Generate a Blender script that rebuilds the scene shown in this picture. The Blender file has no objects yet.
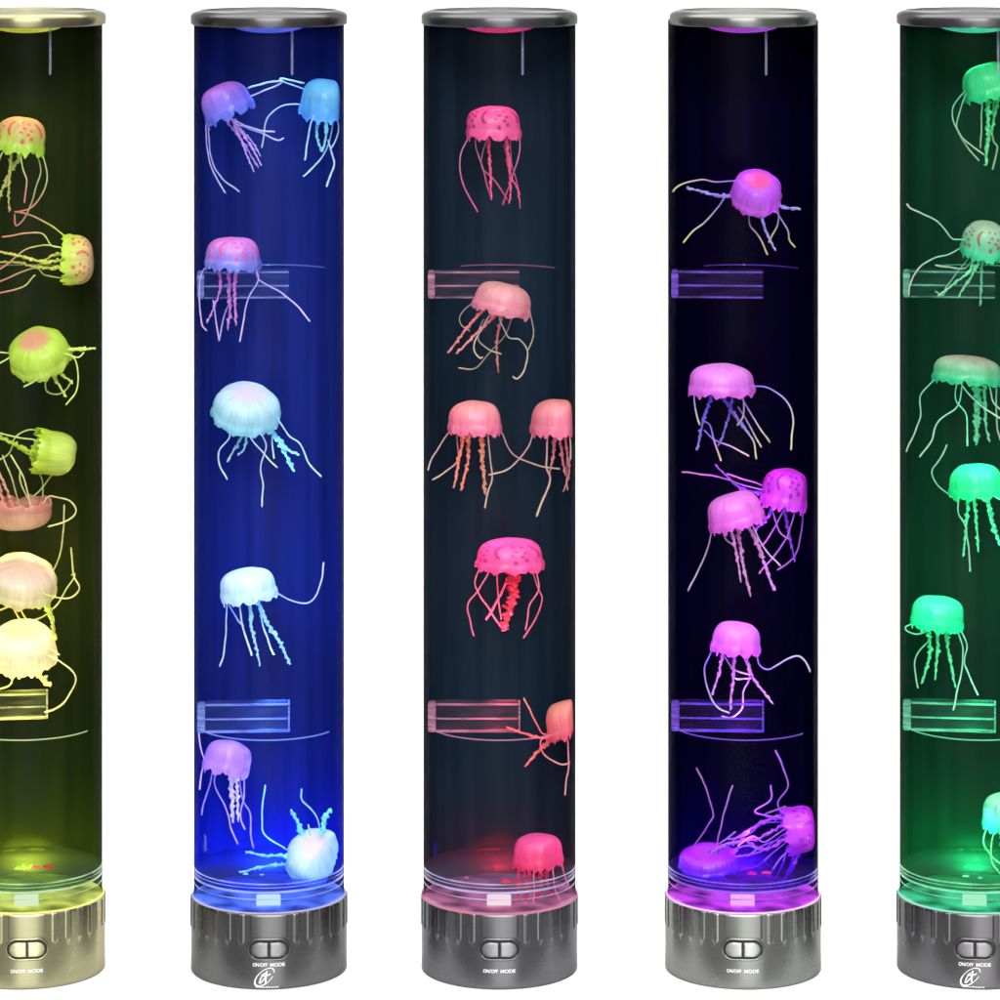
import bpy, bmesh, math, random
from math import sin, cos, pi, radians, sqrt, atan2
from mathutils import Vector, Matrix, noise

sc = bpy.context.scene
COL = sc.collection
D = 4.0                      # camera distance to the row of lamps, metres
ZC = 1.157                   # camera height

def Z(level):                # height of a horizontal level
    return (967 - level) * 0.001

def W(px, py, d=0.0):        # measured point of the photo -> point in the room at depth d
    k = (D + d) / D
    return Vector(((px - 500) * 0.001 * k, d, ZC - (py + 190) * 0.001 * k))

# ------------------------------------------------------------------ materials
def newmat(name):
    m = bpy.data.materials.new(name); m.use_nodes = True
    nt = m.node_tree; nt.nodes.clear()
    out = nt.nodes.new('ShaderNodeOutputMaterial')
    return m, nt, out

def principled(name, col, rough=0.5, metal=0.0, bump=None, spec=0.5):
    m, nt, out = newmat(name)
    p = nt.nodes.new('ShaderNodeBsdfPrincipled')
    p.inputs['Base Color'].default_value = (*col, 1)
    p.inputs['Roughness'].default_value = rough
    p.inputs['Metallic'].default_value = metal
    p.inputs['Specular IOR Level'].default_value = spec
    nt.links.new(p.outputs[0], out.inputs[0])
    if bump:
        tc = nt.nodes.new('ShaderNodeTexCoord')
        mp = nt.nodes.new('ShaderNodeMapping'); mp.inputs['Scale'].default_value = bump[0]
        n = nt.nodes.new('ShaderNodeTexNoise'); n.inputs['Scale'].default_value = bump[1]; n.inputs['Detail'].default_value = 4
        b = nt.nodes.new('ShaderNodeBump'); b.inputs['Strength'].default_value = bump[2]; b.inputs['Distance'].default_value = 0.001
        nt.links.new(tc.outputs['Object'], mp.inputs[0]); nt.links.new(mp.outputs[0], n.inputs[0])
        nt.links.new(n.outputs[0], b.inputs['Height']); nt.links.new(b.outputs[0], p.inputs['Normal'])
    return m

def metal(name, col, rough=0.26):
    """brushed metal: fine vertical-grain noise in colour and roughness"""
    m, nt, out = newmat(name)
    p = nt.nodes.new('ShaderNodeBsdfPrincipled')
    p.inputs['Metallic'].default_value = 1.0
    p.inputs['Specular Tint'].default_value = (0.45, 0.45, 0.45, 1)
    tc = nt.nodes.new('ShaderNodeTexCoord')
    mp = nt.nodes.new('ShaderNodeMapping'); mp.inputs['Scale'].default_value = (12, 12, 900)
    n = nt.nodes.new('ShaderNodeTexNoise'); n.inputs['Scale'].default_value = 1.0; n.inputs['Detail'].default_value = 3
    nt.links.new(tc.outputs['Object'], mp.inputs[0]); nt.links.new(mp.outputs[0], n.inputs[0])
    n2 = nt.nodes.new('ShaderNodeTexNoise'); n2.inputs['Scale'].default_value = 55; n2.inputs['Detail'].default_value = 5
    nt.links.new(tc.outputs['Object'], n2.inputs[0])
    mr = nt.nodes.new('ShaderNodeMapRange'); mr.inputs['To Min'].default_value = rough - 0.03; mr.inputs['To Max'].default_value = rough + 0.05
    tg = nt.nodes.new('ShaderNodeTangent'); tg.direction_type = 'RADIAL'; tg.axis = 'Z'; nt.links.new(tg.outputs[0], p.inputs['Tangent'])
    p.inputs['Anisotropic'].default_value = 0.92; p.inputs['Anisotropic Rotation'].default_value = 0.25
    nt.links.new(n2.outputs[0], mr.inputs[0]); nt.links.new(mr.outputs[0], p.inputs['Roughness'])
    mx = nt.nodes.new('ShaderNodeMix'); mx.data_type = 'RGBA'
    mx.inputs[6].default_value = (*[c * 0.86 for c in col], 1); mx.inputs[7].default_value = (*[c * 1.12 for c in col], 1)
    nt.links.new(n.outputs[0], mx.inputs[0]); nt.links.new(mx.outputs[2], p.inputs['Base Color'])
    b = nt.nodes.new('ShaderNodeBump'); b.inputs['Strength'].default_value = 0.05; b.inputs['Distance'].default_value = 0.0002
    nt.links.new(n.outputs[0], b.inputs['Height']); nt.links.new(b.outputs[0], p.inputs['Normal'])
    nt.links.new(p.outputs[0], out.inputs[0])
    return m

def emission(name, col, strength):
    m, nt, out = newmat(name)
    e = nt.nodes.new('ShaderNodeEmission'); e.inputs[0].default_value = (*col, 1); e.inputs[1].default_value = strength
    nt.links.new(e.outputs[0], out.inputs[0]); return m

def lit_plastic(name, col, strength, vary=0.7):
    """LED diffuser: unevenly lit milky plastic"""
    m, nt, out = newmat(name)
    tc = nt.nodes.new('ShaderNodeTexCoord')
    n = nt.nodes.new('ShaderNodeTexNoise'); n.inputs['Scale'].default_value = 28; n.inputs['Detail'].default_value = 2
    nt.links.new(tc.outputs['Object'], n.inputs[0])
    mr = nt.nodes.new('ShaderNodeMapRange'); mr.inputs['From Min'].default_value = 0.35; mr.inputs['From Max'].default_value = 0.65
    mr.inputs['To Min'].default_value = strength * (1 - vary); mr.inputs['To Max'].default_value = strength * (1 + vary)
    nt.links.new(n.outputs[0], mr.inputs[0])
    e = nt.nodes.new('ShaderNodeEmission'); e.inputs[0].default_value = (*col, 1)
    nt.links.new(mr.outputs[0], e.inputs[1])
    g = nt.nodes.new('ShaderNodeBsdfPrincipled'); g.inputs['Base Color'].default_value = (*[0.15 * x for x in col], 1); g.inputs['Roughness'].default_value = 0.3
    a = nt.nodes.new('ShaderNodeAddShader')
    nt.links.new(e.outputs[0], a.inputs[0]); nt.links.new(g.outputs[0], a.inputs[1]); nt.links.new(a.outputs[0], out.inputs[0])
    return m

def clear(name, tint=(1, 1, 1), ior=1.12, rough=0.03, milk=0.0, milkcol=(1, 1, 1), edge=60, f0k=1.0, uneven=False):
    """thin clear acrylic: transparent + fresnel reflection (+ a little milkiness)"""
    m, nt, out = newmat(name)
    t = nt.nodes.new('ShaderNodeBsdfTransparent'); t.inputs[0].default_value = (*tint, 1)
    g = nt.nodes.new('ShaderNodeBsdfGlossy'); g.inputs['Roughness'].default_value = rough
    lw = nt.nodes.new('ShaderNodeLayerWeight'); lw.inputs[0].default_value = 0.5
    pw = nt.nodes.new('ShaderNodeMath'); pw.operation = 'POWER'; pw.inputs[1].default_value = 5
    nt.links.new(lw.outputs['Facing'], pw.inputs[0])
    f0 = ((ior - 1) / (ior + 1)) ** 2
    f = nt.nodes.new('ShaderNodeMath'); f.operation = 'MULTIPLY_ADD'; f.inputs[1].default_value = min(1, f0 * edge); f.inputs[2].default_value = f0 * f0k
    nt.links.new(pw.outputs[0], f.inputs[0])
    mx = nt.nodes.new('ShaderNodeMixShader')
    last = t.outputs[0]
    if milk > 0:
        d = nt.nodes.new('ShaderNodeBsdfDiffuse'); d.inputs[0].default_value = (*milkcol, 1)
        tl = nt.nodes.new('ShaderNodeBsdfTranslucent'); tl.inputs[0].default_value = (*milkcol, 1)
        m2 = nt.nodes.new('ShaderNodeMixShader'); m2.inputs[0].default_value = 0.5
        nt.links.new(d.outputs[0], m2.inputs[1]); nt.links.new(tl.outputs[0], m2.inputs[2])
        m3 = nt.nodes.new('ShaderNodeMixShader'); m3.inputs[0].default_value = milk
        if uneven:
            tc = nt.nodes.new('ShaderNodeTexCoord'); mp = nt.nodes.new('ShaderNodeMapping'); mp.inputs['Scale'].default_value = (28, 28, 260)
            nz = nt.nodes.new('ShaderNodeTexNoise'); nz.inputs['Scale'].default_value = 1.0; nz.inputs['Detail'].default_value = 4
            mrr = nt.nodes.new('ShaderNodeMapRange'); mrr.inputs['From Min'].default_value = 0.32; mrr.inputs['From Max'].default_value = 0.7
            mrr.inputs['To Min'].default_value = milk * 0.15; mrr.inputs['To Max'].default_value = min(0.95, milk * 1.8)
            nt.links.new(tc.outputs['Object'], mp.inputs[0]); nt.links.new(mp.outputs[0], nz.inputs[0])
            nt.links.new(nz.outputs[0], mrr.inputs[0]); nt.links.new(mrr.outputs[0], m3.inputs[0])
        nt.links.new(t.outputs[0], m3.inputs[1]); nt.links.new(m2.outputs[0], m3.inputs[2]); last = m3.outputs[0]
    nt.links.new(f.outputs[0], mx.inputs[0]); nt.links.new(last, mx.inputs[1]); nt.links.new(g.outputs[0], mx.inputs[2])
    nt.links.new(mx.outputs[0], out.inputs[0])
    return m

def film(name, col, col2, spec=0.08):
    """added dark backing; faint vertical streaks painted as ghost reflections"""
    m, nt, out = newmat(name)
    p = nt.nodes.new('ShaderNodeBsdfPrincipled'); p.inputs['Roughness'].default_value = 0.22
    p.inputs['Specular IOR Level'].default_value = spec
    tc = nt.nodes.new('ShaderNodeTexCoord')
    mp = nt.nodes.new('ShaderNodeMapping'); mp.inputs['Scale'].default_value = (55, 55, 1.6)
    n = nt.nodes.new('ShaderNodeTexNoise'); n.inputs['Scale'].default_value = 1.0; n.inputs['Detail'].default_value = 3
    nt.links.new(tc.outputs['Object'], mp.inputs[0]); nt.links.new(mp.outputs[0], n.inputs[0])
    mr = nt.nodes.new('ShaderNodeMapRange'); mr.inputs['From Min'].default_value = 0.35; mr.inputs['From Max'].default_value = 0.68
    mx = nt.nodes.new('ShaderNodeMix'); mx.data_type = 'RGBA'
    mx.inputs[6].default_value = (*col, 1); mx.inputs[7].default_value = (*col2, 1)  # second colour paints glass reflections in as paler streaks
    nt.links.new(n.outputs[0], mr.inputs[0]); nt.links.new(mr.outputs[0], mx.inputs[0]); nt.links.new(mx.outputs[2], p.inputs['Base Color'])
    b = nt.nodes.new('ShaderNodeBump'); b.inputs['Strength'].default_value = 0.12; b.inputs['Distance'].default_value = 0.001
    nt.links.new(n.outputs[0], b.inputs['Height']); nt.links.new(b.outputs[0], p.inputs['Normal'])
    nt.links.new(p.outputs[0], out.inputs[0])
    return m

def silicone(name, clearness, gloss=0.03):
    """soft dyed silicone, colour from the 'dye' attribute"""
    m, nt, out = newmat(name)
    a = nt.nodes.new('ShaderNodeAttribute'); a.attribute_name = 'dye'
    d = nt.nodes.new('ShaderNodeBsdfDiffuse'); tl = nt.nodes.new('ShaderNodeBsdfTranslucent')
    nt.links.new(a.outputs['Color'], d.inputs[0]); nt.links.new(a.outputs['Color'], tl.inputs[0])
    m1 = nt.nodes.new('ShaderNodeMixShader'); m1.inputs[0].default_value = 0.46
    nt.links.new(d.outputs[0], m1.inputs[1]); nt.links.new(tl.outputs[0], m1.inputs[2])
    tr = nt.nodes.new('ShaderNodeBsdfTransparent')
    m2 = nt.nodes.new('ShaderNodeMixShader'); m2.inputs[0].default_value = clearness
    nt.links.new(m1.outputs[0], m2.inputs[1]); nt.links.new(tr.outputs[0], m2.inputs[2])
    g = nt.nodes.new('ShaderNodeBsdfGlossy'); g.inputs['Roughness'].default_value = 0.33
    m3 = nt.nodes.new('ShaderNodeMixShader'); m3.inputs[0].default_value = gloss
    nt.links.new(m2.outputs[0], m3.inputs[1]); nt.links.new(g.outputs[0], m3.inputs[2])
    nt.links.new(m3.outputs[0], out.inputs[0])
    return m

# ------------------------------------------------------------------ mesh helpers
def link(name, verts, faces, mat, parent=None, smooth=True, dye=None):
    me = bpy.data.meshes.new(name); me.from_pydata([tuple(v) for v in verts], [], faces); me.update()
    if smooth:
        me.polygons.foreach_set('use_smooth', [True] * len(me.polygons))
    if dye:
        at = me.color_attributes.new('dye', 'FLOAT_COLOR', 'POINT')
        flat = []
        for c in dye: flat += [c[0], c[1], c[2], 1.0]
        at.data.foreach_set('color', flat)
    me.materials.append(mat)
    o = bpy.data.objects.new(name, me); COL.objects.link(o)
    if parent: o.parent = parent
    return o

def grid_faces(nu, nv, closed_u=True, off=0):
    f = []
    for j in range(nv - 1):
        for i in range(nu if closed_u else nu - 1):
            a = off + j * nu + i; b = off + j * nu + (i + 1) % nu
            f.append((a, b, b + nu, a + nu))
    return f

def lathe(name, prof, mat, parent, seg=128, cap0=True, cap1=True, a0=0, a1=2 * pi):
    full = abs(a1 - a0 - 2 * pi) < 1e-6
    n = seg if full else seg + 1
    v = []
    for r, z in prof:
        for i in range(n):
            a = a0 + (a1 - a0) * i / seg
            v.append((r * sin(a), -r * cos(a), z))
    f = grid_faces(n, len(prof), full)
    if full and cap0: f.append(tuple(range(n))[::-1])
    if full and cap1: f.append(tuple(range((len(prof) - 1) * n, len(prof) * n)))
    return link(name, v, f, mat, parent)

def box(name, x0, x1, y0, y1, z0, z1, mat, parent, bev=0.0006):
    bm = bmesh.new(); bmesh.ops.create_cube(bm, size=1)
    for v in bm.verts:
        v.co = Vector((x0 + (v.co.x + .5) * (x1 - x0), y0 + (v.co.y + .5) * (y1 - y0), z0 + (v.co.z + .5) * (z1 - z0)))
    if bev: bmesh.ops.bevel(bm, geom=bm.edges[:], offset=bev, segments=2, affect='EDGES')
    me = bpy.data.meshes.new(name); bm.to_mesh(me); bm.free(); me.materials.append(mat)
    o = bpy.data.objects.new(name, me); COL.objects.link(o); o.parent = parent
    return o

def wrap(u, v, w, r, z0):    # wrap a flat drawing round a drum of radius r
    a = u / r
    return ((r + w) * sin(a), -(r + w) * cos(a), z0 + v)

def smooth_path(pts, step=0.0016):
    P = [pts[0] * 2 - pts[1]] + pts + [pts[-1] * 2 - pts[-2]]
    out = []
    for k in range(1, len(P) - 2):
        p0, p1, p2, p3 = P[k - 1], P[k], P[k + 1], P[k + 2]
        n = max(3, int((p2 - p1).length / step))
        for i in range(n):
            t = i / n
            out.append(0.5 * ((2 * p1) + (p2 - p0) * t + (2 * p0 - 5 * p1 + 4 * p2 - p3) * t * t + (3 * p1 - p0 - 3 * p2 + p3) * t ** 3))
    out.append(P[-2].copy())
    return out

def sweep(path, rad, seg=8):
    """rad(t, angle) -> radius.  returns verts, faces, ts"""
    n = len(path); v = []; ts = []
    up = Vector((0.13, 0.95, 0.2)).normalized()
    for i, p in enumerate(path):
        t = (path[min(i + 1, n - 1)] - path[max(i - 1, 0)])
        if t.length < 1e-9: t = Vector((0, 0, -1))
        t.normalize()
        up = (up - t * up.dot(t))
        if up.length < 1e-6: up = t.orthogonal()
        up.normalize()
        s = t.cross(up)
        for k in range(seg):
            a = 2 * pi * k / seg
            r = rad(i / (n - 1), a)
            v.append(p + (up * cos(a) + s * sin(a)) * r); ts.append(i / (n - 1))
    f = grid_faces(seg, n)
    f.append(tuple(range(seg))[::-1]); f.append(tuple(range((n - 1) * seg, n * seg)))
    return v, f, ts

# ------------------------------------------------------------------ the setting
white_sweep = principled('white_sweep', (0.86, 0.86, 0.86), 0.7, bump=((1, 1, 1), 60, 0.05))
prof = [(-0.095, 0.0)] + [(-0.095 + 1.27 * i / 10, 0.0) for i in range(1, 11)]
for i in range(1, 13):
    a = i / 12 * pi / 2
    prof.append((1.175 + 0.4 * sin(a), 0.4 * (1 - cos(a))))
prof.append((1.575, 1.6))
v = []; 
for y, z in prof: v += [(-2.2, y, z), (2.2, y, z)]
f = [(2 * i, 2 * i + 1, 2 * i + 3, 2 * i + 2) for i in range(len(prof) - 1)]
bd = link('backdrop', v, f, white_sweep); bd['kind'] = 'structure'
bd.data.materials[0] = white_sweep

# ------------------------------------------------------------------ lamps
def tag(o, label, cat, group):
    o['label'] = label; o['category'] = cat; o['group'] = group

def base_mesh(name, mat, parent):
    R = 0.078; H = Z(893)
    na = 900
    zs = [0.0, 0.0006, 0.0015, 0.004] + [0.004 + (0.044 - 0.004) * i / 8 for i in range(1, 9)]
    zs += [0.044 + (H - 0.003 - 0.044) * i / 26 for i in range(1, 27)] + [H - 0.0018, H - 0.0008, H]
    ribs = [(a, 2.1) for a in (20.5, 31, 41.5, 52, 62.5, 73, 83.5, 94, 104.5, 115, 125.5, 136, 146.5, 157, 167.5)]
    def bumpr(a, z):
        d = 0.0
        A = abs(math.degrees(a))
        top = 1.0
        def sm(x): return max(0, min(1, x)) ** 2 * (3 - 2 * max(0, min(1, x)))
        if A < 16:
            e = sm((13.3 - A) / 1.2 + 0.5) * sm((z - 0.0495) / 0.0016)
            d = 0.0007 * e
        else:
            for c, w in ribs:
                if abs(A - c) < 3.4:
                    x = abs(A - c) / w
                    zb = 0.0445
                    if z < zb + 0.003:           # rounded lower end
                        dz = (zb + 0.003 - z) / 0.003
                        x = sqrt(x * x + dz * dz * 0.9)
                    d = 0.0008 * sm((1.25 - x) / 0.6)
        return d
    v = []
    for z in zs:
        for i in range(na):
            a = 2 * pi * i / na; aa = a if a <= pi else a - 2 * pi
            r = R
            if z < 0.0015: r = R - 0.0016 * (1 - z / 0.0015) ** 1.5
            if z > H - 0.002: r = R - 0.0012 * ((z - H + 0.002) / 0.002) ** 2
            if z > 0.042: r += bumpr(aa, z) * min(1, (H - z) / 0.002)
            v.append((r * sin(a), -r * cos(a), z))
    # inner lip
    nz = len(zs)
    for r, z in ((0.0768, H), (0.0768, H - 0.012)):
        for i in range(na):
            a = 2 * pi * i / na; v.append((r * sin(a), -r * cos(a), z))
    f = grid_faces(na, nz + 2)
    f.append(tuple(range(na))[::-1])
    return link(name, v, f, mat, parent)

def stadium(w, h, n=12, split=0):
    """outline of a stadium w x h; split -1/+1 keeps the left/right half"""
    r = h / 2; pts = []
    if split >= 0:
        for i in range(n + 1):
            a = -pi / 2 + pi * i / n; pts.append((w / 2 - r + r * cos(a), r * sin(a)))
    else: pts += [(-0.0007, -r), (-0.0007, r)]
    if split <= 0:
        for i in range(n + 1):
            a = pi / 2 + pi * i / n; pts.append((-w / 2 + r + r * cos(a), r * sin(a)))
    else: pts += [(0.0007, r), (0.0007, -r)]
    if split:  # subdivide long straight spans so the piece can wrap
        q = []
        for i, p in enumerate(pts):
            p2 = pts[(i + 1) % len(pts)]
            m = max(1, int(sqrt((p2[0] - p[0]) ** 2 + (p2[1] - p[1]) ** 2) / 0.0012))
            for k in range(m): q.append((p[0] + (p2[0] - p[0]) * k / m, p[1] + (p2[1] - p[1]) * k / m))
        pts = q
    return pts

def button_bits(lamp, z0, m_metal, m_dark, m_btn):
    R = 0.078
    w, h = 0.0345, 0.0140
    # recess (dark gap) as a thin stadium pad just proud of the drum
    pts = stadium(w + 0.0036, h + 0.0036, 16)
    nn = len(pts)
    def ring(scale_w, scale_h, wz, n=72):
        out = []
        P = stadium(scale_w, scale_h, 18)
        # resample evenly
        L = [0]
        for i in range(len(P)):
            a, b = P[i], P[(i + 1) % len(P)]
            L.append(L[-1] + sqrt((a[0] - b[0]) ** 2 + (a[1] - b[1]) ** 2))
        for k in range(n):
            s = L[-1] * k / n
            j = max(i for i in range(len(P)) if L[i] <= s + 1e-12)
            a, b = P[j], P[(j + 1) % len(P)]; t = (s - L[j]) / max(1e-9, L[j + 1] - L[j])
            out.append(wrap(a[0] + (b[0] - a[0]) * t, a[1] + (b[1] - a[1]) * t, wz, R, z0))
        return out
    n = 96
    # bezel: raised lip round the recess
    v = ring(w + 0.0088, h + 0.0088, -0.0003) + ring(w + 0.0072, h + 0.0072, 0.0013) + ring(w + 0.0056, h + 0.0056, 0.0016) + ring(w + 0.0044, h + 0.0044, 0.0010) + ring(w + 0.0040, h + 0.0040, 0.0001)
    n = 72
    bz = link('button_bezel', v, grid_faces(n, 5), m_metal, lamp)
    v = ring(w + 0.0042, h + 0.0042, 0.00025) + ring(w * 0.6, h * 0.35, 0.00025) + ring(w * 0.3, 0.0004, 0.00025)
    link('recess', v, grid_faces(n, 3), m_dark, bz)
    for s in (-1, 1):                      # added pale crescents shaped as highlights at the lower corners
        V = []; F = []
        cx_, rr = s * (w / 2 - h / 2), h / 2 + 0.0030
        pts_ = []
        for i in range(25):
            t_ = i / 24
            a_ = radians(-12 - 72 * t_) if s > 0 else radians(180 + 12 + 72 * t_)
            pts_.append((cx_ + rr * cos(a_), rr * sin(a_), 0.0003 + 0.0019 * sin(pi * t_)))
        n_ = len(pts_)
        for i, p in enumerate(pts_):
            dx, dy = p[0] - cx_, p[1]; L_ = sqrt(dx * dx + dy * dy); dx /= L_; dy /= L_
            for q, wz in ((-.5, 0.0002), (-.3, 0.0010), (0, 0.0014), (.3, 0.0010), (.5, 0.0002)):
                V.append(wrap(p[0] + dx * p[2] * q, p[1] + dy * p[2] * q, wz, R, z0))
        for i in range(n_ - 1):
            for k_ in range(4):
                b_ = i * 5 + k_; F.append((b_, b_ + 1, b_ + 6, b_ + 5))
        link('highlight_crescent', V, F, M_HIGHLIGHT, bz)
        P = stadium(w, h, 14, s)
        cx = sum(p[0] for p in P) / len(P)
        v = []
        for k, wz in ((1.0, 0.0004), (1.0, 0.0014), (0.94, 0.0019), (0.80, 0.0021), (0.4, 0.0021), (0.02, 0.0021)):
            for p in P: v.append(wrap(cx + (p[0] - cx) * k, p[1] * k, wz, R, z0))
        f = grid_faces(len(P), 6)
        link('button', v, f, m_btn, lamp)

def text_mesh(s, width, height, name, mat, parent, z0, u0, R=0.0782, bold=0.0):
    cu = bpy.data.curves.new(name, 'FONT'); cu.body = s; cu.size = 1; cu.extrude = 0.01; cu.offset = bold
    ob = bpy.data.objects.new(name + '_t', cu); COL.objects.link(ob)
    dg = bpy.context.evaluated_depsgraph_get()
    me = bpy.data.meshes.new_from_object(ob.evaluated_get(dg))
    COL.objects.unlink(ob); bpy.data.objects.remove(ob)
    xs = [q.co.x for q in me.vertices]; ys = [q.co.y for q in me.vertices]
    x0, x1, y0, y1 = min(xs), max(xs), min(ys), max(ys)
    for q in me.vertices:
        u = (q.co.x - x0) / (x1 - x0) * width - width / 2 + u0
        v_ = (q.co.y - y0) / (y1 - y0) * height - height / 2
        q.co = wrap(u, v_, 0.0001 + (0.00025 if q.co.z > 0 else 0), R, z0)
    me.materials.clear(); me.materials.append(mat)
    me.name = name
    o = bpy.data.objects.new(name, me); COL.objects.link(o); o.parent = parent
    return o

def stroke(points, width, R, z0, w0):
    """flat ribbon stroke wrapped on the drum"""
    v = []; f = []
    n = len(points)
    for i, p in enumerate(points):
        a = points[max(0, i - 1)]; b = points[min(n - 1, i + 1)]
        dx, dy = b[0] - a[0], b[1] - a[1]; L = sqrt(dx * dx + dy * dy) or 1
        wd = p[2] if len(p) > 2 else width
        nx, ny = -dy / L * wd / 2, dx / L * wd / 2
        for s, wz in ((1, 0), (1, .0003), (-1, .0003), (-1, 0)):
            v.append(wrap(p[0] + s * nx, p[1] + s * ny, w0 + wz, R, z0))
    for i in range(n - 1):
        for k in range(3):
            a = i * 4 + k; f.append((a, a + 1, a + 5, a + 4))
    return v, f

def emblem(lamp, mat):
    R = 0.0782; V = []; F = []
    def add(vf):
        o = len(V); V.extend(vf[0]); F.extend([tuple(i + o for i in q) for q in vf[1]])
    z0 = Z(954.3); c, s = cos(radians(42)), sin(radians(42))
    cx = -0.0045
    def e(a, rx, ry, dx=0, dy=0):
        x, y = rx * cos(a) + dx, ry * sin(a) + dy
        return (cx + x * c - y * s, x * s + y * c)
    # swoosh: slanted open ellipse, thick at its lower left
    pts = []
    for i in range(61):
        a = radians(-30 + 335 * i / 60); p = e(a, 0.0116, 0.0058)
        wd = 0.0007 + 0.0012 * max(0, -cos(a)) ** 1.5 + 0.0006 * max(0, cos(a)) ** 4
        pts.append((p[0], p[1], wd * 0.85))
    add(stroke(pts, 0.001, R, z0, 0.0001))
    # inner letter-like strokes
    add(stroke([e(0, 0, 0, x, y) + (0.0011,) for x, y in ((-.008, -.001), (-.004, .0012), (0, .0028), (.003, .0026), (.0035, .0008), (.001, -.0008), (-.004, -.0014), (-.0075, -.0018))], .001, R, z0, 0.00016))
    add(stroke([e(0, 0, 0, x, y) + (0.0014,) for x, y in ((.006, .003), (.003, .0005), (-.001, -.003), (-.003, -.0048))], .0012, R, z0, 0.00022))
    add(stroke([e(0, 0, 0, x, y) + (0.0011,) for x, y in ((-.001, .0035), (0.001, .001), (.0045, -.0012), (.007, -.0015))], .0012, R, z0, 0.00028))
    link('emblem', V, F, mat, lamp, smooth=False)
    V = []; F = []
    rnd = random.Random(5)
    x = -0.0125
    while x < 0.0085:                       # tiny name line below the swoosh, too small to read
        h = rnd.choice((0.0012, 0.0018, 0.0012))
        o = len(V)
        vf = stroke([(x, -0.0007), (x + 0.0002, h - 0.0007)], 0.0005, R, Z(964.0), 0.0001); V.extend(vf[0]); F.extend([tuple(i + o for i in q) for q in vf[1]])
        o = len(V)
        vf = stroke([(x, rnd.choice((-0.0005, 0.0002))), (x + 0.0009, rnd.choice((-0.0005, 0.0003)))], 0.0005, R, Z(964.0), 0.00015); V.extend(vf[0]); F.extend([tuple(i + o for i in q) for q in vf[1]])
        x += 0.0015
    link('name_lettering', V, F, mat, lamp, smooth=False)

M_TUBE = clear('clear_acrylic_tube', (0.985, 0.99, 1.0), 1.13, 0.05, edge=10, f0k=0.25)
M_PLATE = clear('clear_acrylic_plate', (0.97, 0.98, 1.0), 1.16, 0.05, 0.03)
M_WHITE = principled('white_print', (0.85, 0.85, 0.85), 0.5)
M_HIGHLIGHT = principled('highlight_pale', (0.85, 0.85, 0.83), 0.25)  # pale colour for the crescents that imitate bezel highlights
M_DARK = principled('dark_gap', (0.012, 0.012, 0.012), 0.5)

def spot(lamp, z, col, power, size, blend, tilt, azim, up=True, rad=0.012, r0=0.02):
    L = bpy.data.lights.new('led_beam', 'SPOT'); L.color = col; L.energy = power
    L.spot_size = radians(size); L.spot_blend = blend; L.shadow_soft_size = rad
    o = bpy.data.objects.new('led_beam', L); COL.objects.link(o); o.parent = lamp
    a = radians(azim); t = radians(tilt)
    o.location = (-r0 * sin(a), r0 * cos(a), z)
    d = Vector((sin(t) * sin(a), -sin(t) * cos(a), cos(t) if up else -cos(t)))
    o.rotation_euler = d.to_track_quat('-Z', 'Y').to_euler()
    return o

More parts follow.
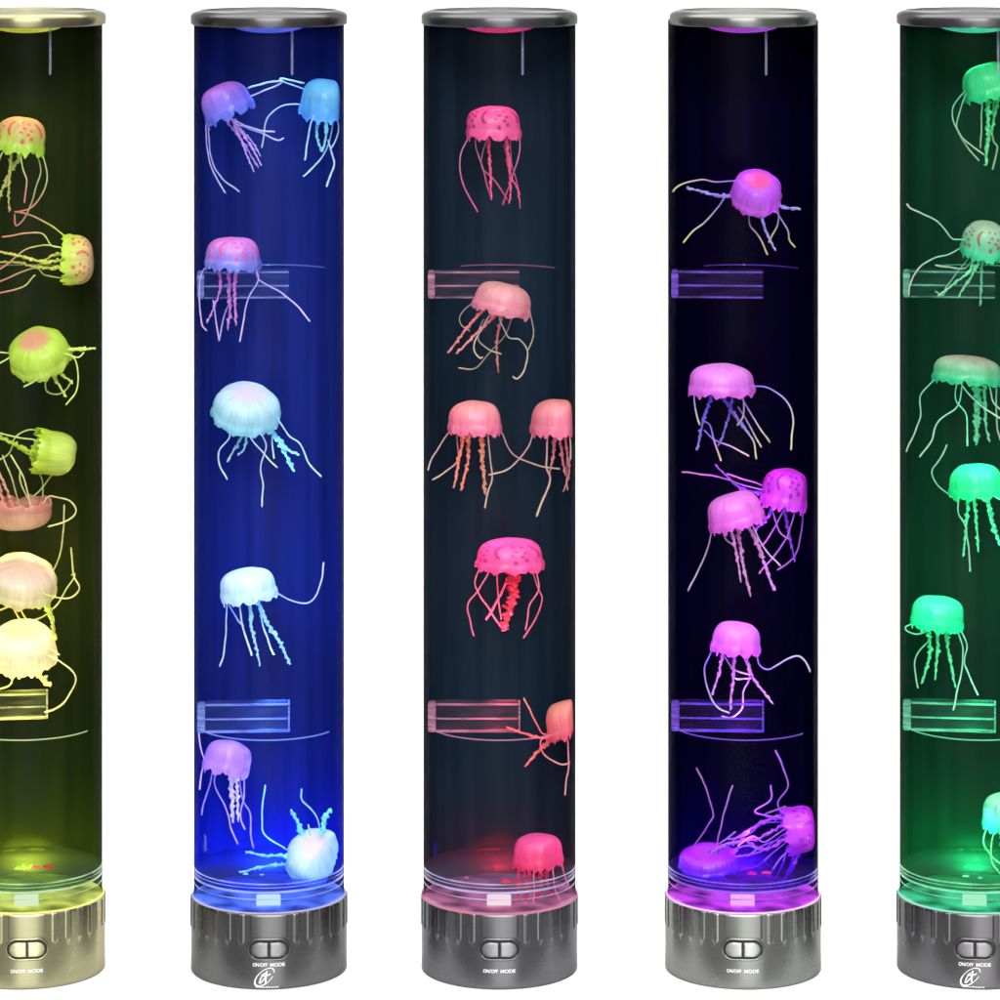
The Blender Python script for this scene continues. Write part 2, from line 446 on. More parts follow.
def make_lamp(ax, label, S):
    X = (ax - 500) * 0.001
    lamp = bpy.data.objects.new('jellyfish_lamp', None); COL.objects.link(lamp)
    lamp.location = (X, 0, 0); lamp.rotation_euler = (0, 0, -math.atan(X / D))
    tag(lamp, label, 'lamp', 'jellyfish lamps standing in a row')
    mm = metal('brushed_metal', S['metal'], S.get('rough', 0.27))
    mb = metal('button_metal', [min(1, c * 1.7) for c in S['metal']], 0.42)
    base = base_mesh('base', mm, lamp)
    button_bits(lamp, Z(927.4), mm, M_DARK, mb)
    tz = Z(942.3) if S.get('logo') else Z(948.6)
    text_mesh('ON/OFF', 0.0145, 0.0035, 'lettering', M_WHITE, lamp, tz, -0.0088, bold=0.018)
    text_mesh('MODE', 0.0145, 0.0035, 'lettering', M_WHITE, lamp, tz, 0.0084, bold=0.018)
    if S.get('logo'): emblem(lamp, M_WHITE)
    # tube
    RT = S.get('rt', 0.076)
    zb, zt = Z(893) - 0.010, Z(24) + 0.004
    n = 60
    v = []; f = []
    lathe('clear_tube', [(RT, zb + (zt - zb) * i / 12) for i in range(13)], M_TUBE, lamp, 160, False, False)
    mf = film('added_dark_film', S['film'], S['reflection_streak'], S.get('sheen', 0.04))
    rf = RT - 0.0009
    pr = [(rf, zb + (zt - zb) * i / 40) for i in range(41)]
    pr2 = [(rf - 0.0006, z) for _, z in pr]
    lathe('added_backing', pr + pr2[::-1] + pr[:1], mf, lamp, 120, a0=radians(84), a1=radians(276))  # added sheet, stands for the dark background seen through the tube
    # cap
    rc = S.get('rc', 0.0785); zc = Z(24)
    mcap = metal('cap_metal', [c * S.get('capk', 0.68) for c in S['metal']], 0.30)
    lathe('cap', [(0.070, zc + 0.0005), (rc - 0.0012, zc), (rc, zc + 0.0012), (rc, zc + 0.0085), (rc - 0.0006, zc + 0.0100), (rc - 0.0022, zc + 0.0116),
                  (rc - 0.0065, zc + 0.0135), (rc - 0.0085, zc + 0.0137), (rc - 0.0100, zc + 0.0130), (rc - 0.0120, zc + 0.0122), (0.050, zc + 0.0120), (0.02, zc + 0.0128), (0.001, zc + 0.013)], mcap, lamp, 160)
    # light dome under the cap
    ml = lit_plastic('lit_dome', S['capled'], S['capled_s'], 0.25)
    pr = []
    for i in range(9):
        a = i / 8 * pi / 2
        pr.append((0.0385 * cos(a) + 0.0004, zc + 0.001 - 0.0098 * sin(a)))
    lathe('cap_light', pr, ml, lamp, 64)
    # added milky rod imitating the highlight line on the tube
    mr = clear('highlight_rod_acrylic', (0.9, 0.93, 1), 1.25, 0.1, 0.22, (0.7, 0.75, 0.9))
    lathe_rod = lathe('highlight_rod', [(0.0011, zc - 0.048), (0.0013, zc - 0.047), (0.0013, zc)], mr, lamp, 12)
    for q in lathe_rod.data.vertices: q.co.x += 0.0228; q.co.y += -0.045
    # floor plate and LED plate
    lathe('floor_plate', [(0.0005, Z(872.5)), (RT - 0.0025, Z(872.5)), (RT - 0.0015, Z(872.5) + 0.001), (RT - 0.0015, Z(865) - 0.001), (RT - 0.0025, Z(865)), (0.0005, Z(865))], clear('reflection_tint_plate', S['plate'], 1.16, 0.05, 0.05, S['edgecol']), lamp, 128, False, False)  # clear plate; its tint stands in for coloured reflections above the base
    me = clear('edge_acrylic', (1, 1, 1), 1.3, 0.15, S.get('edge', 0.6), S['edgecol'], uneven=True)
    for L, w in ((864.5, 0.0012), (872.5, 0.0018), (868.0, 0.0006), (879.5, 0.0009)):  # lowest ring is added to imitate a second reflection
        lathe('rim_and_reflection', [(RT - 0.0014, Z(L) - w / 2 * 1.3), (RT - 0.0011, Z(L)), (RT - 0.0014, Z(L) + w / 2 * 1.3), (RT - 0.0024, Z(L)), (RT - 0.0014, Z(L) - w / 2 * 1.3)], me, lamp, 160, False, False, radians(-88), radians(88))
    md = lit_plastic('led_diffuser', S['led'], S['led_s'], 0.8)
    lathe('led_diffuser', [(0.0766, Z(893) - 0.001), (0.0766, Z(893) - 0.0004), (0.06, Z(893) + 0.0002), (0.001, Z(893) + 0.0002)], md, lamp, 128, False, True)
    mglow = emission('lit_rim', S['rim'], S['rim_s'])
    lathe('lit_rim', [(RT + 0.0003, Z(893) - 0.001), (RT + 0.0003, Z(893) + 0.0014), (RT + 0.0009, Z(893) + 0.0010), (RT + 0.0009, Z(893) - 0.001)], mglow, lamp, 160, False, False)
    mp = emission('led_panel_light', S['panel'], 0.95)
    box('led_panel', -0.0125, 0.0115, -0.048, -0.012, Z(893) + 0.0004, Z(893) + 0.0022, mp, lamp)
    # glowing beads added on the floor plate to imitate LED reflections
    for (px, py, rr, c, s_) in S['reflection_beads']:
        mbd = emission('reflection_glow', c, s_)
        xx = (px - ax) * 0.001; L = 865
        yy = -(((py + 190) / (L + 190)) - 1) * D
        vv = []
        pr = [(rr * cos(t_), rr * 0.5 * sin(t_)) for t_ in (0, .5, 1.0, 1.4, 1.55)]
        o = lathe('reflection_bead', [(a_, b_) for a_, b_ in pr], mbd, lamp, 20)
        for q in o.data.vertices: q.co.x = q.co.x * 1.3 + xx; q.co.y += yy; q.co.z += Z(L) + 0.0003
    # acrylic brackets
    for zt_, zb_, k, mk, ring in ((270.5, 298, 1.0, S['br_top'], 0), (702, 731, 1.0, S['br_low'], 1)):
        if mk <= 0: continue
        if ring and S['ax'] < 100: zt_, zb_ = 692, 718
        mrail = clear('rail_acrylic', (0.96, 0.97, 1), 1.25, 0.2, mk if ring else mk * 0.8, S['brcol'], uneven=True)
        mface = clear('bracket_face', (0.97, 0.98, 1), 1.08, 0.1, 0.008 + mk * 0.05, S['brcol'], uneven=True)
        mend = clear('bracket_end_acrylic', (0.9, 0.92, 1), 1.25, 0.2, min(0.95, mk * 1.6), S['brcol'], uneven=True)
        br = bpy.data.objects.new('bracket', None); COL.objects.link(br); br.parent = lamp
        x0, x1 = -0.0730, 0.0200 - (0.001 if ring else 0)
        yk = 0.0
        def zz(L): return ZC - (L + 190) * 0.001 * (D + yk) / D
        xl = -0.0635 if ring else -0.0645
        # body of the bar
        box('bar', xl, x1, yk - 0.004, yk + 0.012, zz(zb_), zz(zt_), mface, br, 0.0008)
        for j, (L, th) in enumerate(((zt_ + 1.2, 0.0020), ((zt_ + zb_) / 2 + 1.0, 0.0017), (zb_ - 1.2, 0.0018 if not ring else 0.0026))):
            box('rail', xl, x1 - 0.0002, yk - 0.0062, yk - 0.0042, zz(L) - th / 2, zz(L) + th / 2, mrail, br, 0.0004)
        if ring: box('end_strip', x1, x1 + 0.0018, yk - 0.0062, yk + 0.010, zz(zb_), zz(zt_), mrail, br, 0.0004)
        box('end_block', -0.0715, xl - 0.0002, yk - 0.0062, yk + 0.008, zz(zb_), zz(zt_), mend, br, 0.001)
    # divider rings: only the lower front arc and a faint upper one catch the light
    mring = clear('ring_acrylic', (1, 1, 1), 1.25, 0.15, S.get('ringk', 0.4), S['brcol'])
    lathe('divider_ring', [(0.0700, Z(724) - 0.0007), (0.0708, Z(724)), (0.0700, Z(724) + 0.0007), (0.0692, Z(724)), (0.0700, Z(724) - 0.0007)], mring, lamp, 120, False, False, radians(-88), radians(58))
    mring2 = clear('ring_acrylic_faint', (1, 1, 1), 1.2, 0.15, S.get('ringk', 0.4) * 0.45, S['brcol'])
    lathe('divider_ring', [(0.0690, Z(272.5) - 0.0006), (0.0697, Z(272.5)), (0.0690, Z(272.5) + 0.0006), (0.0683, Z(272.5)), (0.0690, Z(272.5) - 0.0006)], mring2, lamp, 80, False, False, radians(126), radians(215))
    # LEDs in base and cap
    for z, col, pw, size, bl, ti, az, up in S['spots']:
        spot(lamp, z, col, pw, size, bl, ti, az, up)
    return lamp

ZL = Z(860)
def beams(col, k, capcol=None, capk=None, back=1.0, backcol=None):
    """beams from the base: one lights the back, two rake up the column; one shines down from the cap"""
    backcol = backcol or col; capcol = capcol or col; capk = k * 0.5 if capk is None else capk
    return [(Z(884), backcol, 0.9 * k * back, 172, 0.15, 0, 0, True),
            (ZL, backcol, 7.0 * k * back, 46, 1.0, 4, 180, True),
            (ZL, col, 74.0 * k, 15, 1.0, 1.0, 0, True),
            (Z(36), capcol, 1.8 * capk, 90, 1.0, 0, 0, False)]

LAMPS = {
 'yellow': dict(ax=27, metal=(0.36, 0.345, 0.20), film=(0.0085, 0.0145, 0.004), reflection_streak=(0.016, 0.022, 0.005), led=(0.65, 0.75, 0.15), led_s=0.5,
     rim=(1.0, 1.0, 0.25), rim_s=1.2, panel=(0.75, 0.9, 0.6), capled=(0.75, 0.75, 0.08), capled_s=0.6, rc=0.079,
     edgecol=(0.5, 0.75, 0.6), plate=(0.55,0.70,0.35), brcol=(0.75, 0.85, 0.45), br_top=0.0, br_low=0.5, reflection_beads=[(19, 869, .0035, (.5, .9, .1), 1.1), (36, 868, .0035, (1, .15, .1), .9), (48, 868, .0045, (1, .1, .07), .6)],
     spots=beams((1.0, 0.95, 0.30), 0.8, back=2.2, backcol=(1.0, 0.70, 0.12))),
 'blue': dict(ax=269, metal=(0.145, 0.145, 0.145), film=(0.005, 0.010, 0.090), reflection_streak=(0.009, 0.018, 0.14), led=(0.10, 0.20, 0.95), led_s=0.65,
     rim=(0.75, 0.65, 1.0), rim_s=0.8, panel=(0.6, 0.85, 1.0), capled=(0.12, 0.16, 1.0), capled_s=0.6, logo=True,
     edgecol=(0.5, 0.6, 1.0), plate=(0.30,0.45,0.93), brcol=(0.35, 0.5, 1.0), br_top=0.4, br_low=0.5, reflection_beads=[(246, 874, .0022, (.4, .7, 1), 1), (262, 875, .0018, (.4, .7, 1), .9), (290, 874, .0018, (.4, .7, 1), .9)],
     spots=beams((0.25, 0.60, 1.0), 1.0, back=1.9, backcol=(0.06, 0.16, 1.0))),
 'red': dict(ax=499.5, rt=0.0772, metal=(0.15, 0.15, 0.155), film=(0.005, 0.013, 0.023), reflection_streak=(0.009, 0.021, 0.037), led=(0.62, 0.20, 0.42), led_s=0.36,
     rim=(0.95, 0.35, 0.5), rim_s=0.7, panel=(1.0, 0.75, 0.85), capled=(0.9, 0.06, 0.2), capled_s=0.6,
     edgecol=(0.6, 0.65, 0.95), plate=(0.82,0.74,0.84), brcol=(0.75, 0.35, 0.5), br_top=0.4, br_low=0.4, reflection_beads=[(467, 878, .0018, (.8, .3, .5), .7), (506, 882, .004, (1, .05, .1), .9), (517, 883, .004, (1, .05, .1), .7)],
     spots=beams((1.0, 0.18, 0.30), 0.9, back=0.7, backcol=(1.0, 0.02, 0.04))),
 'violet': dict(ax=743, metal=(0.24, 0.245, 0.23), sheen=0.025, film=(0.0006, 0.0001, 0.005), reflection_streak=(0.001, 0.0003, 0.009), led=(0.60, 0.06, 0.85), led_s=0.6,
     rim=(0.95, 0.55, 1.0), rim_s=1.3, panel=(1.0, 0.45, 1.0), capled=(0.55, 0.08, 0.85), capled_s=0.6, rc=0.0738,
     edgecol=(0.35, 0.2, 0.8), plate=(0.45,0.15,0.85), brcol=(0.32, 0.12, 0.9), br_top=0.4, br_low=0.4, reflection_beads=[(752, 874, .004, (.9, .02, .5), .8), (766, 873, .004, (.95, .05, .5), .8)],
     spots=beams((0.75, 0.15, 1.0), 0.9, back=2.2, backcol=(0.3, 0.04, 1.0))),
 'green': dict(ax=975, metal=(0.15, 0.146, 0.15), film=(0.003, 0.020, 0.011), reflection_streak=(0.005, 0.029, 0.017), led=(0.05, 0.50, 0.25), led_s=0.65, logo=True,
     rim=(0.35, 1.0, 0.75), rim_s=0.95, panel=(0.4, 0.95, 0.6), capled=(0.06, 0.65, 0.36), capled_s=0.8,
     edgecol=(0.4, 0.8, 0.6), plate=(0.3,0.8,0.55), brcol=(0.25, 0.85, 0.55), br_top=0.3, br_low=0.4, reflection_beads=[(966, 877, .0028, (.2, 1, .55), 1.1), (980, 878, .002, (.2, 1, .55), .9)],
     spots=beams((0.10, 1.0, 0.55), 0.9, back=1.5)),
}
LABELS = {
 'yellow': 'yellow-green lit jellyfish lamp with champagne metal base, leftmost lamp in the row',
 'blue': 'blue lit jellyfish lamp with dark metal base marked with a slanted emblem',
 'red': 'dark navy jellyfish lamp with pink-red light, middle of the five lamps',
 'violet': 'nearly black jellyfish lamp lit violet, with a narrower cap than its tube',
 'green': 'green lit jellyfish lamp, rightmost in the row, cut by the picture edge',
}
for k, S in LAMPS.items():
    make_lamp(S['ax'], LABELS[k], S)

# ------------------------------------------------------------------ jellyfish
SIL = {k: silicone('silicone', c) for k, c in (('solid', 0.20), ('milky', 0.44), ('clear', 0.60))}
SIL_ARM = silicone('silicone_arm', 0.10)

def vivid(c, g=1.45):
    m = max(c); q = [x ** g for x in c]; k = m / max(q)
    return tuple(x * k for x in q)

def lerp3(a, b, t): return tuple(a[i] + (b[i] - a[i]) * t for i in range(3))

def jelly(lampkey, cx, cy, w, h, th, pitch, top, bot, style, depth, label, arms, tents, spots=None, tipcol=None, tcol=None, acol=None, patch=None, lobes=9):
    top, bot = vivid(top), vivid(bot)
    tcol = vivid(tcol, 1.2) if tcol else None; tipcol = vivid(tipcol, 1.2) if tipcol else None; acol = vivid(acol) if acol else None
    S = LAMPS[lampkey]; axx = (S['ax'] - 500) * 0.001; RR = S.get('rt', 0.076) - 0.0030
    rnd = random.Random(int(cx * 7 + cy * 13))
    d = depth
    C = W(cx, cy, d)
    root = bpy.data.objects.new('jellyfish', None); COL.objects.link(root); root.location = C
    tag(root, label, 'jellyfish', 'toy jellyfish floating in the %s lamp' % lampkey)
    def clampr(p):
        x, y = p.x - axx, p.y
        r = sqrt(x * x + y * y); r1 = RR - 0.008
        if r > r1:
            k = (r1 + 0.008 * (1 - math.exp(-(r - r1) / 0.008))) / r
            return Vector((axx + x * k, y * k, p.z))
        return p
    Rm = Matrix.Rotation(radians(th), 3, 'Y') @ Matrix.Rotation(radians(pitch), 3, 'X')
    R = w / 2 * 0.001; H = h * 0.001
    ribk = rnd.choice((0.0015, 0.003, 0.006)); nrib = rnd.choice((17, 21, 27)); ph = rnd.random() * 6.28; ph2 = rnd.random() * 6.28
    seg, rings = 144, 48
    verts = []; dye = []
    n_exp = 2.8
    soft = noise_off = Vector((rnd.random() * 50, rnd.random() * 50, 0))
    def shape(a, t, inner):
        # t: 0 apex .. 1 rim.
        if t < 0.68:
            u = t / 0.68 * pi / 2
            r = sin(u) ** (2 / n_exp) ; z = cos(u) ** (2 / n_exp)
            z = 0.32 + 0.68 * z if True else z
            z = z
        else:
            q = (t - 0.68) / 0.32
            r = 1.0 + 0.035 * sin(q * pi) + 0.02 * q; z = 0.32 * (1 - q)
        # scalloped skirt
        q = max(0, (t - 0.72) / 0.28)
        sc_ = cos(lobes * a + ph) * 0.5 + 0.5 * cos((lobes * 2 + 3) * a + ph2) * 0.6
        z += q * q * (0.095 * sc_ + 0.10 * noise.noise(Vector((cos(a) * 7, sin(a) * 7, 0)) + soft))
        r *= 1 + q * 0.035 * cos(lobes * a + ph + 1.2) + 0.012 * cos(lobes * a + ph) * min(1, t * 2)
        r *= 1 + ribk * min(1, t * 1.6) * cos(nrib * a + 3 * sin(a + ph) + ph)
        nz = noise.noise(Vector((cos(a) * r * 1.6, sin(a) * r * 1.6, z * 1.5)) + soft)
        r *= 1 + 0.05 * nz
        z += 0.03 * nz
        x, y = R * r * cos(a), R * r * sin(a); zz = H * ((z - 0.5) * 0.92 + 0.035)
        if inner:
            th_ = 0.0022 * (1 - 0.55 * t)
            x *= 1 - th_ / R; y *= 1 - th_ / R; zz -= th_ * 1.1 * (1 - t) ** 0.5
        return Vector((x, y, zz))
    for inner in (False, True):
        order = range(rings + 1) if not inner else range(rings, -1, -1)
        for j in order:
            t = max(0.012, j / rings)
            for i in range(seg):
                a = 2 * pi * i / seg
                p = Rm @ shape(a, t, inner)
                p = clampr(C + p) - C
                verts.append(p)
                k = max(0, min(1, (t - 0.15) / 0.8))
                c = lerp3(top, bot, k * k * (3 - 2 * k))
                mott = 0.5 + 0.5 * noise.noise(Vector((cos(a) * 3, sin(a) * 3, t * 5)) + soft)
                fib = noise.noise(Vector((cos(a) * 14, sin(a) * 14, t * 2.5)) + soft)
                c = tuple(min(1, x * (0.86 + 0.16 * mott + 0.16 * fib)) for x in c)
                if spots:
                    A = (a * lobes / (2 * pi) + 0.3) % 1.0   # sector
                    sct = int(a * lobes / (2 * pi) + 0.3)
                    s = 0.0
                    if sct % 2 == 0:
                        s = max(0, 1 - abs(A - 0.5 - 0.16 * sin(t * 11 + sct)) / 0.13) * (1 if 0.28 < t < 0.62 else 0)
                    else:
                        for tx, ty in ((0.25, 0.30), (0.66, 0.33), (0.40, 0.43), (0.80, 0.47), (0.22, 0.53), (0.60, 0.57), (0.85, 0.64), (0.36, 0.67)):
                            dd = sqrt(((A - tx - .05 * sin(sct * 3 + tx * 9)) / 0.115) ** 2 + ((t - ty - .015 * cos(sct * 5 + ty * 20)) / 0.026) ** 2)
                            s = max(s, max(0, min(1, 1.35 - dd)))
                    c = lerp3(c, spots, min(1, s * 2.2) * 0.95)
                if patch and t < 0.3:
                    q = max(0, 1 - (t / 0.24) ** 2)
                    c = lerp3(c, patch, min(1, q * 1.2) * 0.75)
                if t > 0.93: c = lerp3(c, (min(1, c[0] * 1.15), min(1, c[1] * 1.15), min(1, c[2] * 1.15)), 0.6)
                dye.append(c)
    nn = 2 * (rings + 1)
    faces = grid_faces(seg, nn)
    faces.append(tuple(range(seg))[::-1]); faces.append(tuple(range((nn - 1) * seg, nn * seg)))
    link('bell', verts, faces, SIL[style], root, dye=dye)
    tcol = tcol or lerp3(bot, (0.8, 0.8, 0.8), 0.4); tipcol = tipcol or tcol; acol = acol or bot
    def path3(pts, is_arm):
        x0, y0 = pts[0]
        vx, vy = x0 - cx, y0 - cy
        # depth of the root on the rim
        tr = radians(th)
        lx = (vx * cos(tr) + vy * sin(tr)) / (w / 2)   # across-axis coordinate
        lx = max(-0.95, min(0.95, lx))
        s = rnd.choice((-1, 1)) if not is_arm else rnd.choice((-0.4, 0.3))
        dep = d + s * sqrt(1 - lx * lx) * (w / 2) * 0.001 * 0.75
        if abs(vx) > w * 0.9 or abs(vy) > w * 0.9 + h: dep = d - 0.004
        out = []
        if len(pts) >= 2:
            L = sqrt(vx * vx + vy * vy) or 1
            ins = 4.0 if L < max(w, h) * 0.8 else 0
            if ins: out.append(W(x0 - vx / L * ins, y0 - vy / L * ins, dep))
        dr = rnd.uniform(-0.00025, 0.00025); acc = 0
        px_, py_ = x0, y0
        for (x, y) in pts:
            acc += sqrt((x - px_) ** 2 + (y - py_) ** 2); px_, py_ = x, y
            out.append(W(x, y, dep + dr * acc + rnd.uniform(-.0015, .0015)))
        sp_ = smooth_path(out); o_ = Vector((rnd.random() * 80, 3, 1)); m_ = len(sp_)
        return [p + noise.noise_vector(Vector((i * 0.11, 0, 0)) + o_) * 0.0011 * min(1, i / 8) for i, p in enumerate(sp_)]
    for pts in tents:
        thick = 1.0
        if not isinstance(pts[0], tuple): thick, pts = pts[0], pts[1:]
        path = path3(list(pts), False)
        path = [clampr(p) - C for p in path]
        phs = rnd.random() * 6
        def rad(t, a): 
            r = 0.00080 * thick * (0.85 + 0.25 * t + 0.08 * sin(t * 40 + phs))
            if t > 0.985: r *= 0.75
            return r
        vv, ff, ts = sweep(path, rad, 8)
        link('tentacle', vv, ff, SIL_ARM, root, dye=[lerp3(tcol, tipcol, min(1, max(0, (t - .25) * 1.6))) for t in ts])
    for pts in arms:
        thick = 1.0
        if not isinstance(pts[0], tuple): thick, pts = pts[0], pts[1:]
        path = path3(list(pts), True)
        fine = smooth_path([p for p in path[::4]] + [path[-1]], 0.0006)
        path = [clampr(p) - C for p in fine]
        off = Vector((rnd.random() * 90, 0, 0))
        n = len(path); Ls = sum((path[i + 1] - path[i]).length for i in range(n - 1))
        def rad(t, a):
            r = 0.0026 * thick * (1.0 - 0.5 * t)
            s = t * Ls / 0.0030
            q = noise.noise(Vector((cos(a) * 1.1, sin(a) * 1.1, s * 0.9)) + off)
            fr = max(0, sin(a * 2 + s * 1.1 + off.x)) ** 2
            r *= 0.50 + 0.75 * fr * (0.5 + 0.5 * sin(s * 3.1 + a)) + 1.0 * q
            if t > 0.97: r *= 0.6
            return max(0.0005, r)
        vv, ff, ts = sweep(path, rad, 14)
        link('oral_arm', vv, ff, SIL_ARM, root, dye=[lerp3(acol, tipcol, t * 0.35) for t in ts])
    return root

def T(*n):   # (x, y, x, y, ...) -> points; a leading odd number is the thickness
    n = list(n); k = None
    if len(n) % 2: k = n.pop(0)
    p = [(n[i], n[i + 1]) for i in range(0, len(n), 2)]
    return ([k] + p) if k else p

# --- yellow lamp
LIME, CREAM, ROSE = (0.72, 0.90, 0.16), (0.88, 0.92, 0.55), (0.92, 0.50, 0.42)
jelly('yellow', 21, 136, 50, 38, 8, 0, (0.92, 0.62, 0.45), (0.62, 0.85, 0.18), 'solid', 0.0,
  'topmost jellyfish in the yellow lamp, pink spotted top and lime skirt',
  [T(11,150,10,165,9,190,9,212), T(1.2,22,152,12,170,0,195,-8,215)],
  [T(5,148,0,160,-6,172), T(21,155,23,170,27,182,24,203), T(38,157,41,172,35,190,28,212,16,226,14,214), T(43,157,47,175,42,195,32,207,15,213)],
  spots=(0.75, 0.12, 0.10), tcol=(0.62, 0.75, 0.35), tipcol=(0.75, 0.35, 0.28), acol=(0.72, 0.80, 0.3))
jelly('yellow', 78, 260, 48, 32, 88, 0, (0.92, 0.72, 0.50), (0.78, 0.92, 0.22), 'solid', 0.012,
  'sideways lime jellyfish in the yellow lamp, red-speckled end facing the tube wall',
  [T(68,258,45,262,20,256,0,252,-15,248), T(68,266,40,268,20,263,0,262), T(68,252,52,256,38,266)],
  [T(66,237,50,225,30,215,14,212), T(68,248,52,246,40,233,2,237), T(66,249,45,245,25,250,10,262,-10,275), T(66,278,45,275,35,268,10,277,-10,285), T(35,275,22,287,0,293)],
  spots=(0.78, 0.14, 0.10), tcol=(0.75, 0.85, 0.3), tipcol=(0.80, 0.40, 0.32), acol=(0.78, 0.85, 0.25))
jelly('yellow', 38, 351, 60, 32, -14, 34, (0.70, 0.88, 0.20), (0.80, 0.92, 0.25), 'solid', -0.01,
  'lime jellyfish in the yellow lamp seen from above with one pink dot on top',
  [T(1.1,50,370,58,384,67,397), T(1.0,55,368,65,377,73,384), T(1.0,68,350,80,349,99,348)],
  [T(42,372,34,381,24,387), T(45,374,46,390,55,394,66,390,73,380), T(66,354,74,358,78,370,77,390,66,405), T(68,355,78,357,84,352), T(10,353,-5,352,-15,352), T(9,358,-8,368,-15,372)],
  patch=(0.88, 0.30, 0.30), tcol=(0.78, 0.9, 0.35), acol=(0.8, 0.92, 0.3))
jelly('yellow', 54, 453, 44, 44, 100, -12, (0.86, 0.93, 0.40), (0.72, 0.85, 0.15), 'solid', 0.015,
  'bright lime jellyfish in the yellow lamp lying on its side, mouth open to the left',
  [T(1.3,32,452,5,440,-10,430), T(36,458,18,446,0,436)],
  [T(34,440,10,436,-10,430), T(45,432,28,430,15,438,10,452,-5,462), T(34,466,42,478,43,495,40,505), T(53,474,35,495,18,510)],
  tcol=(0.75, 0.85, 0.35), acol=(0.70, 0.82, 0.15))
jelly('yellow', 21, 514, 60, 30, 178, 0, (0.90, 0.72, 0.45), (0.80, 0.45, 0.38), 'milky', -0.012,
  'upside-down pinkish cup-shaped jellyfish in the yellow lamp with tentacles rising',
  [T(1.3,5,510,0,490,-5,465), T(14,508,6,488,-2,470)],
  [T(44,502,50,496,68,500,76,510,68,520,48,527), T(20,508,12,480,3,455), T(36,515,22,485,20,470), T(30,508,24,480,10,455)],
  tcol=(0.78, 0.70, 0.40), tipcol=(0.80, 0.80, 0.4), acol=(0.85, 0.45, 0.40))
jelly('yellow', 22, 578, 70, 32, 10, 22, (0.95, 0.80, 0.75), (0.93, 0.93, 0.60), 'solid', 0.012,
  'wide cream and pink jellyfish in the yellow lamp just above the brightest one',
  [T(1.3,38,596,50,615,56,640), T(1.1,45,596,52,620,52,638)],
  [T(40,592,55,597,70,598,79,588,73,575,71,547), T(75,575,60,600,45,615,30,622), T(32,598,10,606,-5,612), T(8,598,20,620), T(15,598,28,622), T(52,572,58,560,64,530,64,505)],
  tcol=(0.85, 0.85, 0.40), acol=(0.70, 0.80, 0.20))
jelly('yellow', 22, 645, 66, 38, 0, 22, (0.97, 0.90, 0.75), (0.97, 0.97, 0.72), 'solid', -0.018,
  'brightest cream-white jellyfish in the yellow lamp, just above the clear bracket',
  [T(1.9,30,664,40,676,50,686), T(1.5,0,664,-5,680,-6,684), T(1.2,20,666,20,680)],
  [T(48,655,62,663,75,675,72,690,58,708,44,712), T(16,666,12,680,8,686,-5,690), T(52,650,60,655)],
  patch=(0.90, 0.45, 0.35), tcol=(0.90, 0.90, 0.55), acol=(0.95, 0.93, 0.6))
# --- blue lamp
jelly('blue', 225, 102, 50, 37, -25, 0, (0.72, 0.38, 0.90), (0.30, 0.38, 0.95), 'solid', -0.005,
  'lilac jellyfish leaning in the upper left of the blue lamp',
  [T(.8,222,115,238,135,248,150,258,168), T(.8,228,113,240,130,250,145,262,166), T(.7,236,128,246,152,254,172), T(.7,238,126,252,142,261,156)],
  [T(206,125,207,145,209,160,216,178,226,193), T(209,126,210,155,222,178,240,192), T(238,122,258,130,275,132), T(238,125,262,133,278,140,284,138), T(1.2,245,97,262,92,278,85,281,81,266,83,248,88)],
  tcol=(0.55, 0.50, 0.92), tipcol=(0.70, 0.72, 0.95), acol=(0.72, 0.50, 0.95))
jelly('blue', 323, 99, 44, 38, 4, 20, (0.35, 0.72, 0.92), (0.25, 0.60, 0.92), 'solid', 0.01,
  'round aqua jellyfish touching the wall in the upper right of the blue lamp',
  [T(318,120,317,135,322,152), T(326,120,325,140,322,152)],
  [T(1.2,313,118,307,140,305,160), T(333,120,328,145,318,162,303,177), T(1.2,328,140,334,162,330,175,326,187), T(303,104,285,105,272,112,265,125,262,148), T(306,90,292,85,280,80,283,79,305,83), T(340,120,342,130,330,150)],
  spots=(0.20, 0.62, 0.62), tcol=(0.50, 0.70, 0.90), tipcol=(0.65, 0.82, 0.85), acol=(0.35, 0.80, 0.85))
jelly('blue', 233, 254, 54, 33, 2, 0, (0.92, 0.45, 0.85), (0.38, 0.45, 0.95), 'solid', -0.015,
  'jellyfish with red-flecked pink top and blue skirt before the upper bracket, blue lamp',
  [T(1.2,228,268,229,290,230,310,228,330), T(236,268,235,290,236,325), T(.8,219,268,221,285,215,305,207,323)],
  [T(230,300,222,325,219,341), T(213,300,216,320,220,341), T(207,266,196,285,200,320,207,331), T(255,268,258,280,248,300,244,320,240,342), T(256,268,260,280,282,293,296,305,310,321)],
  spots=(0.85, 0.15, 0.45), tcol=(0.60, 0.50, 0.92), tipcol=(0.80, 0.65, 0.92), acol=(0.80, 0.38, 0.85))
jelly('blue', 247, 406, 66, 34, 8, 24, (0.82, 0.93, 0.97), (0.55, 0.90, 0.96), 'solid', 0.0,
  'wide pale cyan jellyfish in the blue lamp, below the one with the pink top',
  [T(1.4,265,422,280,445,294,471), T(280,440,288,450,299,455), T(.9,246,428,236,447,227,462), T(.8,247,428,245,448,238,455)],
  [T(229,424,229,438,219,450,219,465,227,480), T(246,430,260,450,277,468), T(255,428,266,445,261,465,263,485,262,507), T(272,422,272,440,274,458), T(277,416,288,435,300,443,308,462,321,477)],
  patch=(0.92, 0.70, 0.85), tcol=(0.60, 0.75, 0.95), tipcol=(0.75, 0.92, 0.80), acol=(0.45, 0.85, 0.95))
